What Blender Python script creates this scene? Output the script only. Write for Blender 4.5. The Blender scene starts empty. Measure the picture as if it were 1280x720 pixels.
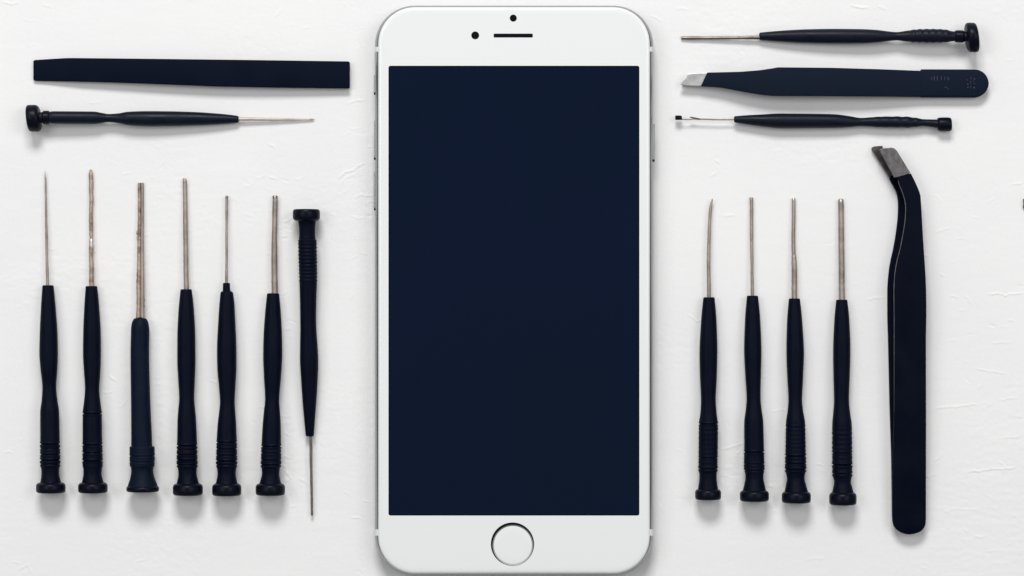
import bpy, bmesh, math, random
import numpy as np
from mathutils import Vector

# ------------------------------------------------------------------ camera, world, lights
K = 0.000195            # metres per photo pixel on the table (1280 px = 25 cm)
H = 0.75                # camera height above the table
sc = bpy.context.scene
col = sc.collection
cam_d = bpy.data.cameras.new('camera'); cam = bpy.data.objects.new('camera', cam_d); col.objects.link(cam)
cam.location = (0, 0, H); cam_d.sensor_width = 36; cam_d.lens = 36 * H / (1280 * K)
cam_d.clip_start = 0.01; cam_d.clip_end = 20
sc.camera = cam
w = bpy.data.worlds.new('World'); sc.world = w; w.use_nodes = True
w.node_tree.nodes['Background'].inputs[0].default_value = (0.98, 0.985, 1.0, 1)
w.node_tree.nodes['Background'].inputs[1].default_value = 0.26

def area(name, loc, size, power, color=(1, 1, 1), target=(0, 0, 0)):
    l = bpy.data.lights.new(name, 'AREA'); l.shape = 'RECTANGLE'; l.size = size[0]; l.size_y = size[1]
    l.energy = power; l.color = color
    o = bpy.data.objects.new(name, l); col.objects.link(o); o.location = loc
    o.rotation_euler = (Vector(target) - Vector(loc)).to_track_quat('-Z', 'Y').to_euler()
    return o
area('key_light', (-0.07, 0.90, 0.90), (0.48, 0.30), 11.7, (1.0, 0.995, 0.985), target=(0, 0.02, 0))  # key light, out of view beyond the top edge
area('fill_light', (0.62, 0.22, 1.05), (0.5, 0.5), 2.8, (0.97, 0.98, 1.0))  # unseen fill lamp, added to brighten the surface between the handles
area('fill_light', (-0.62, 0.22, 1.05), (0.5, 0.5), 2.8, (0.97, 0.98, 1.0))  # matching fill on the left, also added to lighten the shadows
sc.view_settings.view_transform = 'Standard'; sc.view_settings.look = 'None'
sc.view_settings.exposure = 0.06; sc.view_settings.gamma = 1.0

# ------------------------------------------------------------------ helpers
def P(px, py, z=0.0):
    f = K * (H - z) / H
    return Vector(((px - 640) * f, (360 - py) * f, z))

def mat(name, color, rough=0.5, metal=0.0, spec=0.5, noise=None, bump=None, coat=0.0, rough_var=0.0):
    m = bpy.data.materials.new(name); m.use_nodes = True
    nt = m.node_tree; b = nt.nodes['Principled BSDF']
    b.inputs['Base Color'].default_value = (*color, 1); b.inputs['Roughness'].default_value = rough
    b.inputs['Metallic'].default_value = metal; b.inputs['Specular IOR Level'].default_value = spec
    b.inputs['Coat Weight'].default_value = coat
    tc = nt.nodes.new('ShaderNodeTexCoord')
    if noise:                       # (scale, second colour, low, high, stretch)
        sca, c2, lo, hi, st = noise
        mp = nt.nodes.new('ShaderNodeMapping'); mp.inputs['Scale'].default_value = st
        nt.links.new(tc.outputs['Object'], mp.inputs['Vector'])
        n = nt.nodes.new('ShaderNodeTexNoise'); n.inputs['Scale'].default_value = sca; n.inputs['Detail'].default_value = 6
        nt.links.new(mp.outputs[0], n.inputs['Vector'])
        r = nt.nodes.new('ShaderNodeMapRange'); r.inputs[1].default_value = lo; r.inputs[2].default_value = hi
        nt.links.new(n.outputs[0], r.inputs[0])
        x = nt.nodes.new('ShaderNodeMix'); x.data_type = 'RGBA'
        x.inputs[6].default_value = (*color, 1); x.inputs[7].default_value = (*c2, 1)
        nt.links.new(r.outputs[0], x.inputs[0]); nt.links.new(x.outputs[2], b.inputs['Base Color'])
        if rough_var:
            r2 = nt.nodes.new('ShaderNodeMapRange'); r2.inputs[3].default_value = rough - rough_var; r2.inputs[4].default_value = rough + rough_var
            r2.inputs[1].default_value = 0.3; r2.inputs[2].default_value = 0.7
            nt.links.new(n.outputs[0], r2.inputs[0]); nt.links.new(r2.outputs[0], b.inputs['Roughness'])
    if bump:                        # (scale, distance, strength)
        n = nt.nodes.new('ShaderNodeTexNoise'); n.inputs['Scale'].default_value = bump[0]; n.inputs['Detail'].default_value = 5
        nt.links.new(tc.outputs['Object'], n.inputs['Vector'])
        bp = nt.nodes.new('ShaderNodeBump'); bp.inputs['Distance'].default_value = bump[1]; bp.inputs['Strength'].default_value = bump[2]
        nt.links.new(n.outputs[0], bp.inputs['Height']); nt.links.new(bp.outputs[0], b.inputs['Normal'])
    return m

ONE = (1, 1, 1)
M = {
 'plaster': mat('white_painted_plaster', (0.81, 0.803, 0.797), 0.62, spec=0.25, noise=(18, (0.772, 0.766, 0.764), 0.35, 0.7, ONE), bump=(900, 0.00012, 0.35)),
 'rubber': mat('black_rubber', (0.0014, 0.0028, 0.0098), 0.50, spec=0.06, noise=(300, (0.0028, 0.0044, 0.0118), 0.35, 0.7, ONE), bump=(2200, 0.00004, 0.5), rough_var=0.08),
 'rubber_sheen': mat('satin_black_rubber', (0.0030, 0.0054, 0.0135), 0.42, spec=0.14, noise=(300, (0.0042, 0.0068, 0.0155), 0.35, 0.7, ONE), bump=(1600, 0.00006, 0.6), rough_var=0.08),
 'rubber_blue': mat('dark_blue_rubber', (0.0028, 0.0062, 0.0165), 0.55, spec=0.07, noise=(300, (0.0045, 0.0095, 0.019), 0.35, 0.7, ONE), bump=(2200, 0.00004, 0.5), rough_var=0.06),
 'cap': mat('black_plastic_cap', (0.0016, 0.0028, 0.0082), 0.36, spec=0.11, bump=(1500, 0.00004, 0.5)),
 'bar': mat('black_spudger_plastic', (0.0022, 0.0045, 0.0125), 0.6, spec=0.04, noise=(120, (0.0034, 0.006, 0.015), 0.35, 0.7, ONE), bump=(1800, 0.00004, 0.4), rough_var=0.06),
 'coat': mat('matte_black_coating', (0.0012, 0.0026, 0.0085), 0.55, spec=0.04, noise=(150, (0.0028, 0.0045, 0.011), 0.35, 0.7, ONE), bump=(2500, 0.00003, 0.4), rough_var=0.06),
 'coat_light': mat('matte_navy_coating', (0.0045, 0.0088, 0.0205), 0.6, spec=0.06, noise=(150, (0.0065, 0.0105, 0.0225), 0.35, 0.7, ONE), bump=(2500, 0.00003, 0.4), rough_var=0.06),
 'warm_steel': mat('pale_warm_steel', (0.60, 0.53, 0.46), 0.6, metal=0.85, noise=(260, (0.45, 0.40, 0.36), 0.4, 0.7, ONE)),
 'dark_steel': mat('dark_dull_steel', (0.27, 0.235, 0.21), 0.4, metal=1, noise=(260, (0.17, 0.14, 0.12), 0.4, 0.7, ONE)),
 'steel': mat('dull_steel', (0.40, 0.345, 0.30), 0.58, metal=0.85, noise=(260, (0.27, 0.225, 0.19), 0.4, 0.7, ONE), bump=(3000, 0.00003, 0.4)),
 'brown_steel': mat('tarnished_brown_steel', (0.46, 0.37, 0.30), 0.6, metal=0.8, noise=(420, (0.26, 0.18, 0.135), 0.45, 0.62, ONE), bump=(3000, 0.00005, 0.6)),
 'bright': mat('bright_steel', (0.52, 0.52, 0.515), 0.45, metal=1, noise=(500, (0.36, 0.36, 0.36), 0.4, 0.7, ONE), bump=(2500, 0.00004, 0.5)),
 'silver_patch': mat('bare_silver_patch', (0.58, 0.54, 0.51), 0.5, metal=1, bump=(2500, 0.00008, 0.9)),
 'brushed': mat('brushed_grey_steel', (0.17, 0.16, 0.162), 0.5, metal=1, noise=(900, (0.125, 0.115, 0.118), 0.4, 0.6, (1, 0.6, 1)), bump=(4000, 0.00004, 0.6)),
 'tipdark': mat('dark_tarnished_steel', (0.10, 0.085, 0.085), 0.5, metal=0.8, noise=(400, (0.06, 0.05, 0.05), 0.4, 0.6, ONE)),
 'alu': mat('silver_aluminium', (0.32, 0.325, 0.33), 0.3, metal=1, bump=(5000, 0.00001, 0.3)),
 'white_plastic': mat('white_plastic', (0.80, 0.80, 0.80), 0.4),
 'bezel': mat('white_front_glass', (0.765, 0.775, 0.772), 0.12, spec=0.3),
 'screen': mat('dark_navy_screen', (0.0038, 0.0082, 0.0245), 0.16, spec=0.07, noise=(14, (0.0034, 0.0082, 0.0205), 0.35, 0.7, ONE)),
 'screen_edge': mat('black_screen_border', (0.0015, 0.002, 0.004), 0.3, spec=0.12),
 'hole': mat('black_hole', (0.0015, 0.0018, 0.003), 0.25, spec=0.2),
 'ring': mat('home_ring_metal', (0.36, 0.37, 0.36), 0.5, metal=1),
 'etch': mat('faint_etched_grey', (0.014, 0.019, 0.030), 0.6),
 'chip': mat('dark_grey_chip', (0.06, 0.06, 0.065), 0.7),
}

def link(name, verts, faces, material, parent=None, smooth=True, sharp=None):
    me = bpy.data.meshes.new(name); me.from_pydata([tuple(v) for v in verts], [], faces)
    bm = bmesh.new(); bm.from_mesh(me); bmesh.ops.recalc_face_normals(bm, faces=bm.faces)
    if sharp:
        for e in bm.edges:
            if len(e.link_faces) == 2 and e.calc_face_angle(0) > sharp: e.smooth = False
    for f in bm.faces: f.smooth = smooth
    bm.to_mesh(me); bm.free()
    o = bpy.data.objects.new(name, me); col.objects.link(o); me.materials.append(material)
    if parent: 
        o.parent = parent
        o.matrix_parent_inverse = parent.matrix_basis.inverted()
    return o

def thing(name, label, cat, loc, group=None):
    o = bpy.data.objects.new(name, None); o.empty_display_size = 0.005; col.objects.link(o)
    o.location = loc; o['label'] = label; o['category'] = cat
    if group: o['group'] = group
    return o

def part_of(child, parent):
    child.parent = parent
    base = parent
    inv = parent.matrix_basis.inverted()
    if parent.parent: inv = (parent.parent.matrix_basis @ parent.matrix_parent_inverse @ parent.matrix_basis).inverted() if parent.type == 'EMPTY' else inv
    child.matrix_parent_inverse = inv

def interp(st, step):
    """st: rows (s, c, r): monotone cubic through them, sampled every step px"""
    a = np.array(st, float); s = a[:, 0]
    n = max(2, int(abs(s[-1] - s[0]) / step))
    q = np.linspace(s[0], s[-1], n + 1)
    q = np.unique(np.concatenate([q, s]))
    if s[-1] < s[0]: q = q[::-1]
    out = [q]
    sg = 1 if s[-1] > s[0] else -1
    xs, qq = s * sg, q * sg
    for j in (1, 2):
        y = a[:, j]; h = np.diff(xs); d = np.diff(y) / h
        m = np.zeros(len(y)); m[0] = d[0]; m[-1] = d[-1]
        for i in range(1, len(y) - 1):
            m[i] = 0 if d[i-1] * d[i] <= 0 else 2 * d[i-1] * d[i] / (d[i-1] + d[i])
            if j == 1: m[i] = (d[i-1] + d[i]) / 2
        i = np.clip(np.searchsorted(xs, qq, side='right') - 1, 0, len(xs) - 2)
        t = (qq - xs[i]) / h[i]
        out.append((2*t**3-3*t**2+1)*y[i] + (t**3-2*t**2+t)*h[i]*m[i] + (-2*t**3+3*t**2)*y[i+1] + (t**3-t**2)*h[i]*m[i+1])
    return np.array(out).T

def sweep(name, pts, zf, material, parent, vertical, seg=40, facets=None, sharp=math.radians(50), flat=None, tilt=0.0):
    """round body along the photo's y (vertical) or x axis; pts rows (s, centre, radius in px)"""
    V = []; F = []
    for i, (s, c, r) in enumerate(pts):
        z = zf(s); f = K * (H - z) / H
        for k in range(seg):
            a = 2 * math.pi * k / seg
            rr = r
            if facets: rr = r * (1 + facets * math.cos(6 * a))
            lat, up = rr * math.cos(a), rr * math.sin(a) * K
            if flat: up *= flat
            q = P(c + lat, s, z) if vertical else P(s, c + lat, z)
            if tilt:
                if vertical: q.y -= lat * tilt * f
                else: q.x += lat * tilt * f
            q.z += up
            V.append(q)
    n = len(pts)
    for i in range(n - 1):
        for k in range(seg):
            k2 = (k + 1) % seg
            F.append((i*seg+k, i*seg+k2, (i+1)*seg+k2, (i+1)*seg+k))
    F.append(tuple(range(seg))); F.append(tuple((n-1)*seg + k for k in range(seg)))
    return link(name, V, F, material, parent, sharp=sharp)

def loft(name, rows, material, parent, corner=0.00025, sharp=math.radians(40)):
    """flat bar: rows of (xl, yl, xr, yr, zbottom, ztop) in px / metres, rounded-rectangle section"""
    V = []; F = []
    for xl, yl, xr, yr, z0, z1 in rows:
        zc = (z0 + z1) / 2
        L, R = P(xl, yl, zc), P(xr, yr, zc)
        wd = (R - L).length; d = (R - L) / max(wd, 1e-9)
        c = min(corner, wd * 0.45, (z1 - z0) * 0.45)
        prof = []
        for (cx, cz, a0) in ((c, z0 + c, 180), (wd - c, z0 + c, 270), (wd - c, z1 - c, 0), (c, z1 - c, 90)):
            for j in range(4):
                a = math.radians(a0 + j * 30)
                prof.append((cx + c * math.cos(a), cz + c * math.sin(a)))
        for (u, z) in prof:
            p = L + d * u; V.append((p.x, p.y, z))
    n = len(rows); m = 16
    for i in range(n - 1):
        for k in range(m):
            k2 = (k + 1) % m
            F.append((i*m+k, i*m+k2, (i+1)*m+k2, (i+1)*m+k))
    F.append(tuple(range(m))); F.append(tuple((n-1)*m + k for k in range(m)))
    return link(name, V, F, material, parent, sharp=sharp)

# ------------------------------------------------------------------ the white plaster surface (real relief)
def surface():
    rng = np.random.default_rng(7)
    def axis(n, half, lim):
        d = np.linspace(-half, half, n)
        o = half + (lim - half) * (np.linspace(0, 1, 14)[1:] ** 2)
        return np.concatenate([-o[::-1], d, o])
    X = axis(1270, 655, 5000); Y = axis(740, 372, 5000)
    nx, ny = len(X), len(Y)
    gx, gy = np.meshgrid(X + 640, Y + 360)     # photo px
    h = np.zeros((ny, nx))
    def vnoise(sx, sy, seed):
        r = np.random.default_rng(seed); g = r.standard_normal((256, 256))
        u = gx / sx + 17.3; v = gy / sy + 9.1
        iu = np.floor(u).astype(int); iv = np.floor(v).astype(int); fu = u - iu; fv = v - iv
        fu = fu*fu*(3-2*fu); fv = fv*fv*(3-2*fv)
        a = g[iv % 256, iu % 256]; b = g[iv % 256, (iu+1) % 256]; c = g[(iv+1) % 256, iu % 256]; d = g[(iv+1) % 256, (iu+1) % 256]
        return (a*(1-fu)+b*fu)*(1-fv) + (c*(1-fu)+d*fu)*fv
    h += 0.030 * vnoise(160, 70, 1) + 0.008 * vnoise(60, 22, 2) + 0.006 * vnoise(24, 9, 3) + 0.0020 * vnoise(9, 4.5, 4)
    mask = np.clip(vnoise(120, 90, 5) * 0.9 + 0.15, 0, 1)
    h += mask ** 2 * (0.010 * vnoise(12, 5, 6) + 0.008 * vnoise(5, 4, 8) + 0.004 * vnoise(2.6, 2.3, 9))
    def stroke(pts, amp, wd):                  # an ironed-over lip in the plaster: raised on one side, dipped on the other
        for (x0, y0), (x1, y1) in zip(pts[:-1], pts[1:]):
            pad = wd * 4
            i0, i1 = np.searchsorted(X + 640, [min(x0, x1) - pad, max(x0, x1) + pad])
            j0, j1 = np.searchsorted(Y + 360, [min(y0, y1) - pad, max(y0, y1) + pad])
            sx = gx[j0:j1, i0:i1]; sy = gy[j0:j1, i0:i1]
            if sx.size == 0: continue
            L2 = (x1-x0)**2 + (y1-y0)**2 + 1e-6
            t = ((sx-x0)*(x1-x0) + (sy-y0)*(y1-y0)) / L2
            tc = np.clip(t, 0, 1)
            dx = sx - (x0 + tc*(x1-x0)); dy = sy - (y0 + tc*(y1-y0))
            d = dx*dx + dy*dy
            side = np.tanh((-(sx-x0)*(y1-y0) + (sy-y0)*(x1-x0)) / math.sqrt(L2) / wd)
            h[j0:j1, i0:i1] += amp * np.exp(-d / wd**2) * (0.35 - 0.65 * side) * 5.6
    marks = [
        ([(425,222),(433,216),(441,213),(449,208),(455,205)], .030, 1.8), ([(428,228),(436,221),(444,218)], .018, 1.6),
        ([(444,248),(452,245),(466,246)], .024, 1.7), ([(438,270),(448,274),(456,272)], .014, 1.6),
        ([(1171,511),(1195,509),(1220,506)], .020, 1.8), ([(1250,500),(1270,498)], .016, 1.6),
        ([(1220,461),(1235,465),(1257,467)], .020, 1.6), ([(1253,549),(1272,547)], .018, 1.6),
        ([(1212,590),(1235,588),(1269,585)], .026, 1.8), ([(1236,368),(1257,369),(1279,367)], .024, 1.7),
        ([(1171,290),(1188,286)], .016, 1.6), ([(1237,253),(1243,249)], .018, 1.6), ([(1083,376),(1105,372)], .016, 1.7),
        ([(352,572),(346,578),(356,584)], .030, 1.8), ([(356,590),(362,596),(357,602)], .026, 1.8), ([(330,574),(342,571),(350,575)], .026, 1.8),
        ([(4,4),(14,6),(22,4)], .024, 2.0), ([(55,7),(62,9)], .022, 2.0), ([(30,25),(38,27)], .012, 1.8),
        ([(1065,8),(1078,11),(1084,10)], .028, 2.0), ([(1098,9),(1106,12)], .024, 2.0), ([(848,11),(858,13)], .018, 1.8),
        ([(814,21),(820,22),(826,27)], .022, 1.5), ([(25,712),(34,707),(38,715)], .020, 2.0), ([(172,703),(182,700)], .016, 1.8),
        ([(440,648),(450,648)], .024, 1.7), ([(455,627),(461,628)], .020, 1.6), ([(905,562),(925,556),(933,554)], .018, 1.8),
        ([(888,598),(902,594),(910,596)], .014, 1.8), ([(965,515),(975,512),(983,514)], .016, 1.7), ([(860,395),(872,402),(884,400)], .018, 1.6),
        ([(895,201),(898,204)], .030, 1.6), ([(435,130),(447,127),(457,125)], .022, 1.7), ([(430,170),(437,166)], .016, 1.7),
        ([(1195,300),(1206,299)], .012, 1.5), ([(1258,400),(1268,402)], .014, 1.6), ([(1240,430),(1262,428)], .016, 1.6),
        ([(1180,640),(1200,637),(1222,638)], .012, 1.8), ([(1230,690),(1252,688)], .012, 1.8), ([(1010,700),(1030,698)], .010, 1.8),
    ]
    for p, a, wd in marks:
        fine = []
        for (x0, y0), (x1, y1) in zip(p[:-1], p[1:]):
            n = max(1, int(math.hypot(x1-x0, y1-y0) / 5))
            for i in range(n): fine.append((x0+(x1-x0)*i/n + rng.normal(0, .3), y0+(y1-y0)*i/n + rng.normal(0, .6)))
        fine.append(p[-1]); stroke(fine, a, wd * 0.8)
    clusters = [(345,300,25,60,22), (345,560,14,40,16), (355,430,18,60,10), (430,300,25,60,12), (300,520,20,60,6), (1220,480,45,110,26),
                (1180,300,40,60,8), (450,150,15,60,10), (960,560,40,40,8), (150,520,40,60,6), (210,250,80,60,8), (640,360,640,360,70)]
    for cx, cy, sx, sy, n in clusters:
        for _ in range(n):
            x, y = rng.normal(cx, sx), rng.normal(cy, sy)
            if sx > 300: x, y = rng.uniform(0, 1280), rng.uniform(0, 720)
            ln = rng.uniform(3, 14); a = rng.normal(0, 0.35); p = [(x, y)]
            for _ in range(int(ln / 3) + 1):
                x += 3 * math.cos(a); y += 3 * math.sin(a); a += rng.normal(0, 0.4); p.append((x, y))
            stroke(p, rng.uniform(.004, .016) * rng.choice([1, -1], p=[.75, .25]), rng.uniform(1.0, 1.7))
    for cx, cy, sx, sy, n in [(348,330,12,70,70),(345,580,10,25,30),(440,250,16,50,30),(20,300,14,200,40),(1090,12,40,8,14),(640,360,0,0,160)]:
        for _ in range(n):                     # pits and crumbs
            x, y = (rng.uniform(0, 1280), rng.uniform(0, 720)) if sx == 0 else (rng.normal(cx, sx), rng.normal(cy, sy))
            stroke([(x, y), (x + rng.normal(0, 1.6), y + rng.normal(0, .8))], rng.uniform(.004, .014), rng.uniform(.9, 1.4))
    z = (h - 0.07) * 0.001
    z = np.minimum(z, 0.00007)
    co = np.empty((ny, nx, 3)); co[..., 0] = (gx - 640) * K; co[..., 1] = (360 - gy) * K; co[..., 2] = z
    idx = np.arange(ny * nx).reshape(ny, nx)
    f = np.stack([idx[:-1, :-1], idx[1:, :-1], idx[1:, 1:], idx[:-1, 1:]], -1).reshape(-1, 4)
    me = bpy.data.meshes.new('surface'); me.vertices.add(ny*nx); me.vertices.foreach_set('co', co.ravel())
    me.loops.add(f.size); me.loops.foreach_set('vertex_index', f.ravel().astype(np.int32))
    me.polygons.add(len(f)); me.polygons.foreach_set('loop_start', np.arange(0, f.size, 4, dtype=np.int32))
    me.update(calc_edges=True); me.validate()
    me.polygons.foreach_set('use_smooth', np.ones(len(me.polygons), bool))
    o = bpy.data.objects.new('tabletop_surface', me); col.objects.link(o); me.materials.append(M['plaster'])
    o['kind'] = 'structure'
surface()

# ------------------------------------------------------------------ smartphone
def rr_path(x0, y0, x1, y1, r, n=18):
    """rounded rectangle in px, clockwise from top-left, with slightly superelliptic corners"""
    pts = []
    for cx, cy, a0 in ((x1-r, y0+r, -90), (x1-r, y1-r, 0), (x0+r, y1-r, 90), (x0+r, y0+r, 180)):
        for i in range(n + 1):
            a = math.radians(a0 + 90 * i / n)
            pts.append((cx + r*math.cos(a), cy + r*math.sin(a)))
    return pts
def rr_loft(name, box, r, prof, material, parent, close_top=True, sharp=math.radians(60)):
    """prof: rows (inset px, z)"""
    V = []; F = []; m = None
    for ins, z in prof:
        pts = rr_path(box[0]+ins, box[1]+ins, box[2]-ins, box[3]-ins, max(r-ins, 0.5)); m = len(pts)
        V += [P(x, y, z) for x, y in pts]
    n = len(prof)
    for i in range(n-1):
        for k in range(m):
            k2 = (k+1) % m
            F.append((i*m+k, i*m+k2, (i+1)*m+k2, (i+1)*m+k))
    F.append(tuple(range(m)))
    if close_top: F.append(tuple((n-1)*m+k for k in range(m)))
    return link(name, V, F, material, parent, sharp=sharp)

phone = thing('smartphone', 'white and silver smartphone with a dark navy blank screen, lying face up in the centre', 'smartphone', P(641.5, 362.5))
BOX = (468.6, 7.0, 814.6+2.0, 719.3); RAD = 50
mm = 0.001
side = []
for i in range(15):
    a = math.radians(-90 + 180 * i / 14)
    side.append((5.0 - 5.0 * math.cos(a) ** 0.9 if abs(math.cos(a)) > 1e-6 else 5.0, (3.25 + 3.1 * math.sin(a)) * mm))
body = rr_loft('body', BOX, RAD, [(12, 0.05*mm)] + [(i + 0.0, z) for i, z in side] , M['alu'], phone)
# front glass with soft rolled edge
gl = [(3.9, 6.0*mm), (3.6, 6.55*mm), (3.8, 6.75*mm), (4.5, 6.92*mm), (6.0, 7.03*mm), (8.5, 7.09*mm), (12, 7.1*mm)]
rr_loft('front_glass', (BOX[0]+0.6, BOX[1]-1.6, BOX[2]-0.8, BOX[3]+1.0), RAD-0.5, gl, M['bezel'], phone)

def flat_shape(name, pts, z, material, parent, thick=0.00006):
    n = len(pts)
    V = [P(x, y, z - thick) for x, y in pts] + [P(x, y, z) for x, y in pts]
    F = [tuple(range(n)), tuple(range(n, 2*n))] + [(k, (k+1) % n, n+(k+1) % n, n+k) for k in range(n)]
    return link(name, V, F, material, parent, smooth=False)
ZG = 7.1 * mm
flat_shape('screen_border', rr_path(485.6, 82.2, 799.2, 644.4, 2.6, 5), ZG + 0.00003, M['screen_edge'], phone)
flat_shape('screen', rr_path(487.0, 84.2, 798.2, 643.2, 1.6, 5), ZG + 0.00006, M['screen'], phone)
def circ(cx, cy, r, n=40): return [(cx + r*math.cos(2*math.pi*i/n), cy + r*math.sin(2*math.pi*i/n)) for i in range(n)]
fc = flat_shape('front_camera', circ(641.6, 22.6, 4.4), ZG + 0.00004, M['hole'], phone)
flat_shape('lens', circ(641.6, 22.6, 2.0, 24), ZG + 0.00007, M['screen_edge'], fc)
flat_shape('proximity_sensor', circ(594.0, 44.2, 4.9), ZG + 0.00004, M['hole'], phone)
flat_shape('earpiece', rr_path(617, 42.0, 666, 46.8, 1.3, 5), ZG + 0.00004, M['hole'], phone)

def disc_lathe(name, cx, cy, prof, material, parent, n=72):
    V = []; F = []
    for r, z in prof:
        for k in range(n):
            a = 2*math.pi*k/n; V.append(P(cx + r*math.cos(a), cy + r*math.sin(a), z))
    for i in range(len(prof)-1):
        for k in range(n):
            k2 = (k+1) % n; F.append((i*n+k, i*n+k2, (i+1)*n+k2, (i+1)*n+k))
    if prof[-1][0] < 5 or prof[-1][0] != prof[0][0]: F.append(tuple((len(prof)-1)*n+k for k in range(n)))
    return link(name, V, F, material, parent, sharp=math.radians(35))
ring_shade = flat_shape('button_gap', circ(640.6, 680.1, 27.0, 72), ZG + 0.00004, M['hole'], phone)  # black groove disc, shifted so a crescent paints the ring's dark upper side
hb = disc_lathe('home_button', 641.1, 681.3, [(24.0, ZG+.00003), (23.8, ZG+.00012), (22.8, ZG+.00015), (14, ZG+.00013), (5, ZG+.00012), (2, ZG+.00012)], M['bezel'], phone)
def ring_lathe(name, cx, cy, prof, material, parent, n=96):
    V = []; F = []; m = len(prof)
    for r, z in prof:
        for k in range(n):
            a = 2*math.pi*k/n; V.append(P(cx + r*math.cos(a), cy + r*math.sin(a), z))
    for i in range(m):
        for k in range(n):
            k2 = (k+1) % n; j = (i+1) % m; F.append((i*n+k, i*n+k2, j*n+k2, j*n+k))
    return link(name, V, F, material, parent, sharp=math.radians(35))
ring_lathe('ring', 641.1, 681.4, [(25.5, ZG+.00003), (25.4, ZG+.00012), (25.3, ZG+.00014), (24.0, ZG+.00008), (23.9, ZG+.00003)], M['ring'], hb)

# antenna bands: slices of the frame profile, a hair proud of it
def band(x_side, y0, y1):
    V = []; F = []; prof = [(i - 0.25, z) for i, z in side if z > 1.2*mm]
    for y in (y0, (y0+y1)/2, y1):
        for ins, z in prof:
            dev = 0.0
            for cy, sgn in ((BOX[1] + RAD, -1), (BOX[3] - RAD, 1)):
                t = (y - cy) * sgn
                if t > 0: rr = RAD - ins; dev = rr - math.sqrt(max(rr*rr - t*t, 0))
            x = BOX[0] + ins + dev if x_side < 0 else BOX[2] - ins - dev
            V.append(P(x, y, z))
    m = len(prof)
    for i in range(2):
        for k in range(m-1): F.append((i*m+k, i*m+k+1, (i+1)*m+k+1, (i+1)*m+k))
    link('antenna_band', V, F, M['white_plastic'], phone)
for sd in (-1, 1):
    band(sd, 58.5, 64.5); band(sd, 661.5, 669.5)
def side_button(name, sd, y0, y1, out):
    x = BOX[0] if sd < 0 else BOX[2]
    a, b = (x - out, x + 3.0) if sd < 0 else (x - 3.0, x + out)
    rows = []
    for y, s in ((y0, .6), (y0+.5, .9), (y0+1.5, 1), (y1-1.5, 1), (y1-.5, .9), (y1, .6)):
        aa, bb = (x - out*s, b) if sd < 0 else (a, x + out*s)
        rows.append((aa, y, bb, y, (3.25-1.1)*mm, (3.25+1.1)*mm))
    return loft(name, rows, M['alu'], phone, corner=0.00022)
side_button('mute_switch', -1, 94, 116.5, 1.0)
side_button('volume_button', -1, 151, 197.5, 0.9); side_button('volume_button', -1, 214.5, 260.5, 1.2)
side_button('power_button', 1, 155, 200, 1.6)
def gap(sd, y):
    x = BOX[0] if sd < 0 else BOX[2]
    xa, xb = (x-1.0, x+2) if sd < 0 else (x-2, x+1.4)
    rows = [(xa, y-1.3, xb, y-1.3, 2.2*mm, 4.6*mm), (xa, y+1.3, xb, y+1.3, 2.2*mm, 4.6*mm)]
    loft('button_gap', rows, M['hole'], phone, corner=0.0001)
gap(-1, 117.2); gap(-1, 198.6); gap(-1, 261.8); gap(1, 201)

# ------------------------------------------------------------------ precision screwdrivers
GRP = 'precision tools with black handles laid out around the phone'
def profile_grooves(pts, grooves, serr=None, seed=1):
    r = random.Random(seed); out = []
    for s, c, rad in pts:
        d = 0
        for g, depth in grooves:
            d -= 1.5 * depth * math.exp(-((s - g) / 0.75) ** 2)
            d += depth * 0.75 * math.exp(-((abs(s - g) - 1.7) / 0.8) ** 2)
        if serr and min(serr[:2]) < s < max(serr[:2]):
            d += serr[3] * math.sin(2 * math.pi * s / serr[2]) * (0.35 + 0.75 * random.Random(int(s / serr[2]) * 7 + seed + int(c)).random())
        out.append((s, c, rad + d))
    return out

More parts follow.
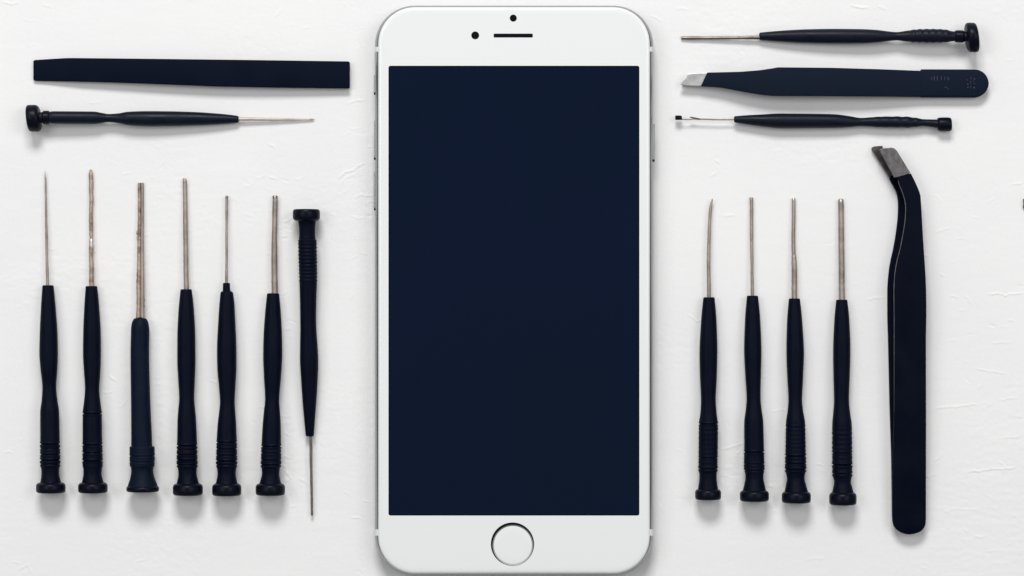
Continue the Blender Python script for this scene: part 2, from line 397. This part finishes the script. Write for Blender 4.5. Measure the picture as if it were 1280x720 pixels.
def driver(label, vertical, handle, cap, shaft, tip=None, grooves=(), serr=None, hmat='rubber', smat='steel', cat='screwdriver',
           name='precision_screwdriver', captilt=0.0, belly=None, capprof=None, neck=None, extra_shaft=None):
    """handle rows (s, c, r); cap = (s_inner, s_outer, centre, radius); shaft rows (s, c, r)"""
    s_cap = (cap[0] + cap[1]) / 2; rc = cap[3]
    # the tool lies on the rim of its cap and on whatever touches the table next
    rest = [q for q in list(handle) + list(shaft) if abs(q[0] - s_cap) > 30]
    m = min((rc - q[2]) / abs(q[0] - s_cap) for q in rest)
    zf = lambda s: (rc - m * abs(s - s_cap)) * K + 0.00003
    mid = [q for q in handle][len(handle)//2]
    base = P(mid[1], mid[0]) if vertical else P(mid[0], mid[1])
    t = thing(name, label, cat, base, GRP)
    pts = profile_grooves(interp(handle, 0.7), grooves, serr)
    # rounded edge at the front end
    s0, c0, r0 = pts[0]; dr = 1 if pts[-1][0] > s0 else -1
    pts = [(s0, c0, r0 - 1.4), (s0 + .35*dr, c0, r0 - .5)] + [(s0 + 1.0*dr, c0, r0)] + [q for q in pts if (q[0]-s0)*dr > 1.2]
    hd = sweep('handle', pts, zf, M[hmat], t, vertical, facets=None)
    a, b, cc, r = cap; d = 1 if b > a else -1; th = abs(b - a)
    if capprof is None:
        capprof = [(0.0, .55), (0.0, .80), (.06, .90), (.16, .97), (.30, 1.0), (.70, 1.0), (.86, .985), (.95, .94), (1.0, .86), (1.01, .5)]
    cp = sweep('end_cap', [(a + d*th*u, cc, r*v) for u, v in capprof], zf, M['cap'], t, vertical, seg=56, tilt=captilt, sharp=math.radians(65))
    if neck:
        sweep('collar', interp(neck, 0.7), zf, M['cap'], t, vertical)
    sh = None
    if shaft:
        sp = interp(shaft, 1.5)
        rj = random.Random(int(abs(shaft[0][1]) * 10)); aj = 0.22 if smat == 'brown_steel' else 0.09; wc = wr = 0.0; sp2 = []
        for q in sp:                           # hand-worn, slightly uneven rod
            wc = wc * .9 + rj.gauss(0, aj * .5); wr = wr * .7 + rj.gauss(0, aj * .6)
            sp2.append((q[0], q[1] + wc, max(.3, q[2] + wr)))
        sp = sp2
        sh = sweep('shaft', sp, zf, M[smat], t, vertical, seg=20)
    if tip: sweep('tip', tip[0], zf, M[tip[1]], sh, vertical, seg=16, flat=tip[2] if len(tip) > 2 else None)
    return t, zf, sh

# left row, seven drivers
driver('leftmost precision screwdriver in the left row, with a very thin needle-like shaft', True,
       [(356.5,60,7.0),(385,60.4,9.2),(420,60.8,11.1),(442,60.8,11.5),(462,61.2,10.4),(484,61.6,8.6),(500,61.9,9.8),(515,62.1,11.8),(550,62.5,12.1),(582,62.8,12.4),(586,62.8,11.2),(592,62.8,11.0),(600,63.2,12.2),(605,63.4,13.5)],
       (603.3,616,63.5,18.4), [(222,56.8,1.15),(265,57.6,1.4),(320,58.6,1.7),(362,59.6,1.9)],
       tip=([(213,56.4,.2),(217,56.5,.7),(222.5,56.8,1.1)], 'bright'),
       grooves=[(555,.9),(560.5,.5),(568,.6),(575,.9),(580,.6)], smat='steel')
t2, zf2, sh2 = driver('precision screwdriver with a rusty brown, silver-flecked shaft, second in the left row', True,
       [(357.5,114.3,7.2),(385,114.7,9.4),(420,115,11.0),(442,115,11.2),(465,115.2,10.2),(486,115.2,8.9),(500,115.2,10.0),(517,115.3,11.9),(550,115.5,12.2),(582,115.8,12.6),(586,115.8,11.6),(592,115.6,11.3),(600,115.8,12.8),(605,116,14)],
       (603.3,616,116.1,18.4), [(219,113.6,2.6),(260,114,2.5),(299,114.1,2.3),(312,114.2,2.6),(362,115,2.7)],
       tip=([(212,113.6,1.2),(215,113.6,2.0),(218,113.6,2.9),(222,113.6,2.7)], 'brown_steel', .7),
       grooves=[(517,.7),(556,.7),(566,.6),(576,.8)], smat='brown_steel')
sweep('bare_patch', [(297,114.2,.5),(299,114.0,2.5),(302,114.4,3.0),(305,113.9,2.7),(308,114.6,3.1),(311,114.2,2.6),(313,114.1,.5)], zf2, M['silver_patch'], sh2, True, seg=11)
t3, zf3, sh3 = driver('blue-black pick with a round-topped straight handle and thick rusty twin-rod shaft', True,
       [(396.5,175.2,4.5),(398.5,175.2,7.6),(402,175.2,9.8),(407,175.2,11.0),(414,175.2,11.5),(440,174.8,11.6),(500,175.8,12.0),(545,177,12.9),(557.5,177.3,13.1),(558.4,177.5,15.2),(560,177.6,15.7),(570,177.7,15.7),(582,177.7,15.4),(584,177.7,14.2),(588,177.7,13.6),(598,178,15.4),(604,178.3,17.6),(608,178.3,18.8)],
       (607,614.5,178.4,20.5), [(228.5,174.1,1.9),(300,174.0,2.1),(350,173.7,2.7),(402,173.3,2.8)], grooves=[(570,.5),(577,.4)],
       hmat='rubber_blue', smat='brown_steel', name='precision_pick', cat='hand tool',
       capprof=[(0.0,.80),(.1,.93),(.25,.98),(.5,1.0),(.8,.99),(1.0,.94),(1.01,.5)])
sweep('rod', interp([(228.5,177.8,1.9),(300,177.7,2.1),(350,177.9,2.6),(402,178.0,2.8)], 2), zf3, M['steel'], sh3, True, seg=20)
for j, (x, y, r) in enumerate([(171.6,291,1.3),(172.2,293,.9),(171.6,351,1.0),(171.4,366,1.1),(180.0,376,1.2),(180.2,383,1.0),(171.2,379,.9)]):
    sweep('rust_flake', [(y-2.6*r, x, .2), (y-r, x+.3, r), (y+r, x-.2, r*.9), (y+2.4*r, x+.2, .2)], zf3, M['brown_steel'], sh3, True, seg=7)
driver('fourth tool from left in the left row, a screwdriver with plain long grey shaft', True,
       [(361.5,232.7,7.1),(390,232.8,9.8),(420,232.9,11.2),(450,233,11.4),(475,233.2,10.4),(498,233.4,9.4),(512,233.4,10.6),(525,233.5,11.6),(545,233.8,12.2),(582,234,13.0),(586,234.2,11.8),(592,234.4,11.4),(600,234.7,12.8),(606,234.8,14.5)],
       (604.5,619,234.8,18.8), [(226,231.0,2.7),(290,232,2.9),(367,233,3.2)],
       tip=([(222.5,230.2,1.1),(224,230.6,2.2),(227,231,2.8)], 'steel', .6),
       grooves=[(557,.8),(562,.5),(568,.7),(575,.7),(581,.6)])
driver('precision screwdriver with short thin shaft and narrow stepped nose on its handle', True,
       [(353.5,283.1,4.4),(363.5,283.2,4.7),(364.8,283.4,7.0),(366.5,283.5,8.0),(400,283.5,10.6),(440,283.4,12.2),(460,283.6,12.0),(485,284,10.2),(503,284.2,9.2),(515,284,10.2),(530,283.6,11.6),(552,283.4,12.6),(582,283.3,13.1),(586,283.3,12.0),(592,283.3,11.4),(600,283.3,12.6),(606,283.3,14.2)],
       (604.5,619.5,283.4,18.3), [(248,283.4,1.7),(300,283.2,1.5),(358,283,1.6)],
       tip=([(244.5,283.6,1.3),(246,283.6,2.0),(248.5,283.6,1.8)], 'dark_steel'),
       grooves=[(553,.7),(561,.6),(569,.6),(576,.8),(581,.5)])
driver('screwdriver with a thick light brown shaft, just left of the upside-down one', True,
       [(366.5,341.4,7.6),(390,341.2,9.8),(420,341,11.6),(442,340.9,12.0),(470,340.6,10.8),(500,340.2,8.9),(515,339.9,10.2),(532,339.6,11.4),(560,339,12.3),(582,338.6,12.7),(586,338.4,11.4),(592,338.3,10.9),(600,338,12.4),(606,337.9,14.2)],
       (604.5,619,337.9,18.4), [(247,344,3.2),(290,343.2,3.3),(315,342.9,3.7),(372,343.6,4.0)],
       tip=([(244.5,343.8,2.6),(245.5,343.8,3.4),(249,344,3.3)], 'dark_steel'),
       grooves=[(558,.9),(566,.5),(575,.5),(581,.8)], smat='steel')
driver('upside-down precision screwdriver with its cap at the top and thin shaft pointing down', True,
       [(545.5,387.2,5.0),(520,386.9,7.2),(500,386.8,8.8),(475,386.7,10.4),(450,386.4,11.5),(432,386,11.0),(405,385.3,10.0),(380,385.2,10.2),(345,385.2,11.2),(320,384.6,11.5),(301,384.2,11.5),(298,384,10.4),(295.5,384,10.0),(285,383.9,10.2),(274,383.6,11.6)],
       (276,261.5,383,17.0), [(643,390,1.5),(600,389.2,1.7),(541,388.4,1.9)],
       tip=([(644.5,390.0,1.3),(642,390,1.7),(639,389.9,1.6)], 'dark_steel'), smat='dark_steel', serr=(302,352,4.6,.42), grooves=[(299,.4)])

# right row, four drivers
driver('precision tool with a slightly curved bent shaft, first in the right row beside the phone', True,
       [(371.5,886.2,7.1),(400,886,9.6),(440,885.6,11.2),(470,885.5,10.6),(500,885.5,9.3),(516,885.6,10.2),(530,885.5,12.0),(560,885.3,12.0),(588,885,12.0),(592,885,10.9),(598,885,10.8),(606,885,11.8),(612,885,12.8)],
       (611.5,624.5,885.1,16.3), [(253,889.3,1.4),(262,888.0,1.9),(280,886.9,2.1),(310,886.0,2.2),(376,886.2,2.4)],
       tip=([(248.5,890.4,.6),(251,890,1.2),(254,889.2,1.5)], 'steel'),
       grooves=[(530,.7),(572,.6),(586,.5)], serr=(532,586,6,.2))
driver('precision screwdriver with a plain thin straight shaft, second in the right row from the phone', True,
       [(369.5,940.6,7.0),(400,940.8,9.6),(440,941,10.9),(470,941.4,9.8),(498,942,8.8),(512,942.1,10.0),(528,942.2,12.0),(560,942.6,12.4),(586,942.8,12.9),(592,943,11.6),(597,943,11.3),(606,943,12.9),(614,943,14.8)],
       (613,626.5,943,18.2), [(250,939.4,2.2),(300,939.8,2.0),(374,940.4,1.9)],
       tip=([(246.5,939.2,1.4),(248,939.2,2.5),(251,939.4,2.2)], 'steel', .7),
       grooves=[(565,.8),(580,.5),(588,.5)])
driver('precision screwdriver with a shaft that steps wider halfway down, third in the right row', True,
       [(373,993,7.0),(400,993.3,9.4),(440,994,11.0),(470,994,10.0),(500,994.1,8.6),(514,994.2,9.8),(528,994.4,12.0),(560,994.5,12.7),(588,994.5,13.3),(592,994.5,12.0),(598,994.7,11.0),(606,995,12.6),(615,995.4,14.8)],
       (614.5,628.5,995.4,18.2), [(250,992.2,2.3),(318,992.2,2.4),(321,992.4,3.2),(378,992.8,3.5)],
       tip=([(247.5,992.0,1.8),(249,992,2.6),(251,992.2,2.3)], 'bright'),
       grooves=[(570,.7),(579,.7),(587,.6)], serr=(530,590,5.2,.35))
driver('precision screwdriver with the thickest shaft in the right row, next to the curved tweezers', True,
       [(374.5,1052.2,7.0),(400,1052.3,9.4),(440,1052.2,10.8),(470,1052,10.2),(500,1051.9,9.4),(516,1052.1,10.6),(532,1052.5,12.3),(560,1052.7,12.5),(594,1052.9,12.5),(598,1053,11.2),(603,1053.2,10.5),(609,1053.4,11.8),(616,1053.6,13.6)],
       (615.5,631,1053.6,17.1), [(252,1051.2,3.4),(300,1051.6,3.6),(380,1052.6,3.9)],
       tip=([(248.5,1051.2,2.2),(250,1051,3.6),(253,1051.2,3.5)], 'bright'),
       grooves=[(566,.8),(581,.8),(592,.5)], serr=(533,592,6,.32), smat='steel')

# horizontal drivers
driver('precision screwdriver lying sideways under the flat black bar, its cap to the left', False,
       [(298.5,149.2,4.2),(290,148.9,5.2),(270,148.6,6.9),(245,148.3,8.3),(210,148.3,9.3),(185,148.3,9.5),(160,148,8.4),(148,147.8,6.2),(136,147.6,5.2),(126,147.4,6.6),(118,147.2,7.8),(90,147,7.9),(66,146.8,7.8),(61,146.8,7.0),(48,147,6.8)],
       (50,34.5,147.8,16.8), [(387,149.4,1.0),(350,149.2,1.7),(292,149,2.3)],
       tip=([(393,149.2,.5),(390,149.3,1.2),(386,149.4,1.0)], 'steel', .6), hmat='rubber_sheen', captilt=0.10,
       neck=[(62,146.9,7.4),(60.5,146.9,8.6),(55,147,8.6),(53.5,147,7.5)], smat='warm_steel')
driver('sideways precision screwdriver at the top right, above the straight tweezers', False,
       [(949,45.4,4.6),(962,45.3,5.8),(980,45.2,7.2),(1010,45.2,8.7),(1042,45.2,9.2),(1075,45.3,9.0),(1095,45.3,8.0),(1110,45.3,6.2),(1121,45.3,5.3),(1133,45.2,6.8),(1148,44.8,8.3),(1165,44.8,8.6),(1182,45,8.1),(1190,45.4,6.4),(1196,45.4,6.0),(1208,46,6.4)],
       (1208,1221.5,46.8,18.5), [(851.5,47.2,2.1),(900,47.2,2.2),(955,46.8,2.3)], hmat='rubber_sheen', captilt=0.12,
       neck=[(1193.5,45.4,6.4),(1195,45.4,7.6),(1203,45.6,7.8),(1205,45.6,6.6)], serr=(1136,1186,8.5,.35), smat='dark_steel')
th, zfh, shh = driver('slim hook pick lying sideways, its wire shaft ending in a tiny black block', False,
       [(917.5,149.2,3.9),(935,149.8,5.9),(955,150.6,7.8),(975,151,9.2),(1010,151.1,9.0),(1042,151.3,8.6),(1062,152,6.9),(1076,152.5,5.2),(1088,152.4,5.8),(1104,152.4,6.8),(1130,152.6,6.9),(1145,153,5.9),(1154,153.3,4.4),(1164,154,4.8),(1175,155,5.6)],
       (1172,1189,155.4,8.8), [(871,148.6,1.0),(890,149.3,.95),(922,149.4,.95)], name='hook_pick', cat='hand tool',
       hmat='rubber_sheen', captilt=0.04, serr=(1094,1146,13,.3), smat='steel',
       capprof=[(0.0,.6),(0.0,.85),(.08,.94),(.2,.98),(.5,1.0),(.8,.99),(.93,.95),(1.0,.85),(1.01,.4)])
sweep('hook', [(862,146.4,.5),(865,146.9,.9),(869,148,1.2),(873,148.7,1.1),(876,148.9,.9)], zfh, M['tipdark'], shh, False, seg=14)
sweep('wire', [(850,149.2,.7),(862,149.2,.7),(868,148.8,.8),(873,148.8,.8)], zfh, M['steel'], shh, False, seg=12)
zb = zfh(848)
hk = loft('tip_block', [(844.0,145.0,844.0,149.4,zb-.0005,zb+.0005),(844.6,144.4,844.6,149.9,zb-.0006,zb+.0006),(850.6,144.4,850.6,149.9,zb-.0006,zb+.0006),(852.4,145.6,852.4,149.9,zb-.0005,zb+.0005)], M['cap'], th, corner=.0002)

# ------------------------------------------------------------------ flat black bar (spudger)
def lerp_rows(keys, n):
    a = np.array(keys, float); L = np.linspace(0, len(a)-1, n)
    return [tuple(np.array([np.interp(t, range(len(a)), a[:, j]) for j in range(a.shape[1])])) for t in L]
bar = thing('flat_pry_bar', 'flat black plastic bar with a slightly tapered end, above a sideways screwdriver', 'pry bar', P(240, 92))
top = [(42,75.2),(64,73.8),(85,72.6),(180,73.6),(300,75.0),(437,77.0)]
bot = [(42,101.0),(110,102.2),(170,104.0),(270,108.0),(340,109.4),(437,110.6)]
rows = []
for x in np.concatenate([[42, 42.6, 43.6], np.linspace(46, 433, 44), [435.6, 436.6, 437.2]]):
    yt = np.interp(x, [p[0] for p in top], [p[1] for p in top]); yb = np.interp(x, [p[0] for p in bot], [p[1] for p in bot])
    e = max(0, 1 - min(x - 42, 437.2 - x) / 1.6) * 1.1
    lift = 0.0011 * math.sin(math.pi * np.clip((x - 60) / 400, 0, 1))
    th_ = np.interp(x, [42, 100, 437], [0.9, 1.5, 1.9]) * mm
    rows.append((x, yt + e, x, yb - e, lift + 0.00003, lift + th_))
loft('blade', rows, M['bar'], bar, corner=.00022)

# ------------------------------------------------------------------ straight tweezers
TG = 'black coated tweezers to the right of the phone'
tw = thing('tweezers', 'straight flat black tweezers with a short slanted silver tip, lying sideways at the top right', 'tweezers', P(1050, 104), TG)
ttop = [(872,91.0),(900,90.4),(925,89.8),(950,87.8),(966,85.4),(972,84.2),(1040,84.8),(1100,86.6),(1151,88.6),(1160,88.8)]
tbot = [(872,107.4),(880,108.2),(900,109.2),(930,115),(950,118.2),(965,119.8),(1045,120.2),(1150,121.2),(1160,121.4)]
def ty(T, x): return float(np.interp(x, [p[0] for p in T], [p[1] for p in T]))
def up(x): return float(np.interp(x, [850, 875, 930, 1000, 1080, 1150, 1235], [1.7, 1.9, 2.8, 3.3, 2.9, 1.6, 1.0])) * mm
ra, rb = [], []
for x in np.linspace(0, 1, 70):
    xx = 872 + x * 286
    sl = (1 - x) ** 14                        # slanted front edge of the coating
    xt, xb = xx + 12 * sl, xx + 4 * sl
    z = up(xx)
    ra.append((xt, ty(ttop, xt), xb, ty(tbot, xb), z, z + 1.0*mm))
    rb.append((xt, ty(ttop, xt) + 1.2, xb, ty(tbot, xb) - 1.2, 0.03*mm, 0.95*mm))
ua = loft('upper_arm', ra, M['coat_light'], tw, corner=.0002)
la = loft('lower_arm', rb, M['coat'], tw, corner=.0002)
def tip_poly(name, pts, z0, z1, material, parent, bev=0.00012):
    bm = bmesh.new(); vs = [bm.verts.new(P(x, y, z0)) for x, y in pts]; f = bm.faces.new(vs)
    r = bmesh.ops.extrude_face_region(bm, geom=[f]); 
    for v in r['geom']:
        if isinstance(v, bmesh.types.BMVert): v.co.z = z1
    bmesh.ops.bevel(bm, geom=bm.edges[:] , offset=bev, segments=2, affect='EDGES', profile=0.6)
    bmesh.ops.recalc_face_normals(bm, faces=bm.faces)
    me = bpy.data.meshes.new(name); bm.to_mesh(me); bm.free(); me.materials.append(material)
    o = bpy.data.objects.new(name, me); col.objects.link(o); o.parent = parent; return o
tipz = 1.75*mm
tip_poly('silver_tip', [(850.2,106.0),(853,101.5),(857,97.0),(859.5,92.6),(868,91.6),(885.5,91.3),(884,97),(881,102.5),(877,107.8),(866,107.6),(857,107.2)], tipz+.05*mm, tipz+.85*mm, M['bright'], ua)
tip_poly('silver_tip', [(852.2,107.0),(857,98.0),(861.5,93.6),(885,92.8),(876,107.4)], .05*mm, .8*mm, M['bright'], la)
rg = []
for x in [1151, 1151.4, 1153] + list(np.linspace(1156, 1217, 14)) + [1217.5 + 17.5*math.sin(math.radians(a)) for a in range(6, 90, 6)] + [1234.9]:
    if x <= 1217.5: hw = 17.4 + (0.0 if x > 1151.2 else -.6)
    else: hw = 17.4 * math.sqrt(max(0.0008, 1 - ((x-1217.5)/17.5)**2))
    c = 104.3 + (x-1151)*0.003
    rg.append((x, c-hw, x, c+hw, .03*mm, 2.65*mm))
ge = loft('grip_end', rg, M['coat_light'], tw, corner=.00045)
# faint etched marks on the grip end
zt = 2.65*mm + .00002
def rect(cx, cy, wd, ht): return [(cx-wd/2, cy-ht/2), (cx+wd/2, cy-ht/2), (cx+wd/2, cy+ht/2), (cx-wd/2, cy+ht/2)]
mk = []
V = []; F = []
for cx, cy, wd, ht in [(1164.5,98,.7,4.5),(1167.8,98,1,5.5),(1171.6,98,1,6),(1176.6,97.8,.8,5),(1181,97.8,.7,4.5),(1184.6,96.6,1.4,.9),(1186,98,1.2,2.2),(1184.8,99.6,1.8,.8),
                       (1181.4,108.8,2.4,.8),(1183.4,109.6,1.2,1.2),(1185,111,.9,1.6),(1209.2,100,2.2,.8),(1209.8,105,1.6,1.8),(1209.8,109,1.8,1.4),
                       (1213.6,97.8,.7,3.5),(1213.6,103,.7,4),(1213.6,108.6,.7,3),(1218,98.6,1.6,1.8),(1217,101.8,1,1.0),(1218,104.6,1.6,1.0),(1217.8,109.6,1.8,1.8)]:
    b = len(V); V += [P(x, y, zt) for x, y in rect(cx, cy, wd, ht)]; F.append((b, b+1, b+2, b+3))
link('etched_marks', V, F, M['etch'], ge, smooth=False)

# ------------------------------------------------------------------ curved tweezers
tc = thing('tweezers', 'long black tweezers standing upright in the row, with an angled bare grey metal tip', 'tweezers', P(1134, 450), TG)
LEFT = [(223,1111.5),(232,1116.5),(240,1120.3),(250,1122.6),(262,1122.6),(274,1122),(290,1120),(309,1117),(323,1113.6),(337,1111),(357,1109.2),(396,1109.2),(420,1110),(510,1112),(570,1114),(645,1115.3),(652,1115.8),(658,1117.6),(663,1121.5),(666,1127),(667.6,1133)]
RIGHT = [(217.6,1137.7),(228,1143.5),(236,1147.4),(243,1150.4),(262,1151.6),(291.5,1153.2),(319,1155),(345,1156.8),(364,1157.5),(396,1157.8),(420,1157.2),(532,1157.4),(648,1157.2),(655,1156.8),(660,1154.8),(664,1151),(666,1146.5),(667.6,1140)]
LINE = [(223,1121.8),(232,1124.2),(239.5,1127.5),(253,1131.6),(265,1131.9),(277.6,1131),(292,1128.6),(309,1125.5),(323,1121.8),(337,1118.8),(350,1117.6),(364,1117.1),(396,1117.5),(514,1117.4),(560,1116.4),(600,1115.6),(645,1115.4),(652,1115.8),(658,1117.6),(663,1121.5),(666,1127),(667.6,1133)]
def iv(T, y): return float(np.interp(y, [p[0] for p in T], [p[1] for p in T]))
ys = [219, 222, 226] + list(np.arange(230, 300, 5)) + list(np.arange(300, 645, 12)) + [645, 649, 652, 655, 657.5, 660, 662, 664, 665.5, 666.6, 667.4]
def zu(y): return float(np.interp(y, [180, 260, 380, 520, 640, 668], [3.2, 3.6, 4.6, 4.0, 2.2, 2.0])) * mm
def smooth_row(T, y):                        # small moving average so the outline reads as a curve
    return sum(iv(T, y + d) for d in (-4, -2, 0, 2, 4)) / 5 if 245 < y < 640 else iv(T, y)
ra, rb = [], []
for y in ys:
    xl, xr, xe = smooth_row(LINE, y), smooth_row(RIGHT, y), smooth_row(LEFT, y)
    sk = 2.2 * max(0, 1 - (y - 219) / 20)    # the coating ends on a slant across the blade
    z = zu(y)
    ra.append((xl, y + sk, xr, y - sk, z, z + 1.2*mm))
    zl = float(np.interp(y, [180, 300, 600, 668], [.03, .03, .03, .05])) * mm
    zt_ = float(np.interp(y, [180, 400, 560, 640, 668], [1.6, 1.6, 1.4, 2.6, 2.6])) * mm
    rb.append((xe + 0.1, y + sk*.6, max(xr - 2.5, xe + 6), y - sk, zl, zt_))
ua2 = loft('upper_arm', ra, M['coat'], tc, corner=.00028)
la2 = loft('lower_arm', rb, M['coat'], tc, corner=.00028)
# thin metal tube standing in for the highlight on the upper arm's inner bevel
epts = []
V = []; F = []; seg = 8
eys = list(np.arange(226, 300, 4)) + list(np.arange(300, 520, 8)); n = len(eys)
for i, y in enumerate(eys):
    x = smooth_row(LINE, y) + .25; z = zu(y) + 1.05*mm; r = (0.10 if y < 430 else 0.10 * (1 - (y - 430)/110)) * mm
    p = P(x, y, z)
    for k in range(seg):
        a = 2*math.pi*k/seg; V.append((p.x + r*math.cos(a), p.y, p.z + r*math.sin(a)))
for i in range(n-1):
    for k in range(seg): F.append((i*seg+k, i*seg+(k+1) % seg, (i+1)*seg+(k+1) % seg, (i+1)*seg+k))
link('edge_highlight', V, F, M['brushed'], ua2)
zt2 = zu(219)
tip_poly('metal_tip', [(1098.6,187.2),(1101.5,185.9),(1105,185.4),(1113.5,184.6),(1117,185.4),(1120.6,188.6),(1137.6,216.4),(1130,219.3),(1120.6,221.8),(1117.4,222.0)], zt2+.1*mm, zt2+1.1*mm, M['brushed'], ua2)
tip_poly('metal_tip', [(1089.0,186.4),(1089.6,184.3),(1092,183.2),(1102,182.4),(1103,185.4),(1121,214),(1124,221),(1111.6,223.4)], 0.1*mm, 1.5*mm, M['tipdark'], la2)

# ------------------------------------------------------------------ a dark sliver cut by the right edge of the frame
cz = [(1278.6,249),(1280.6,248),(1285,247.4),(1290,250),(1290.5,259),(1286,262.6),(1280.4,262),(1278.4,259),(1279.2,254)]
ch = tip_poly('dark_chip', cz, 0.0, 0.0009, M['chip'], None, bev=.0001)
ch['label'] = 'small dark grey sliver on the white surface at the right edge of the photo'; ch['category'] = 'chip'
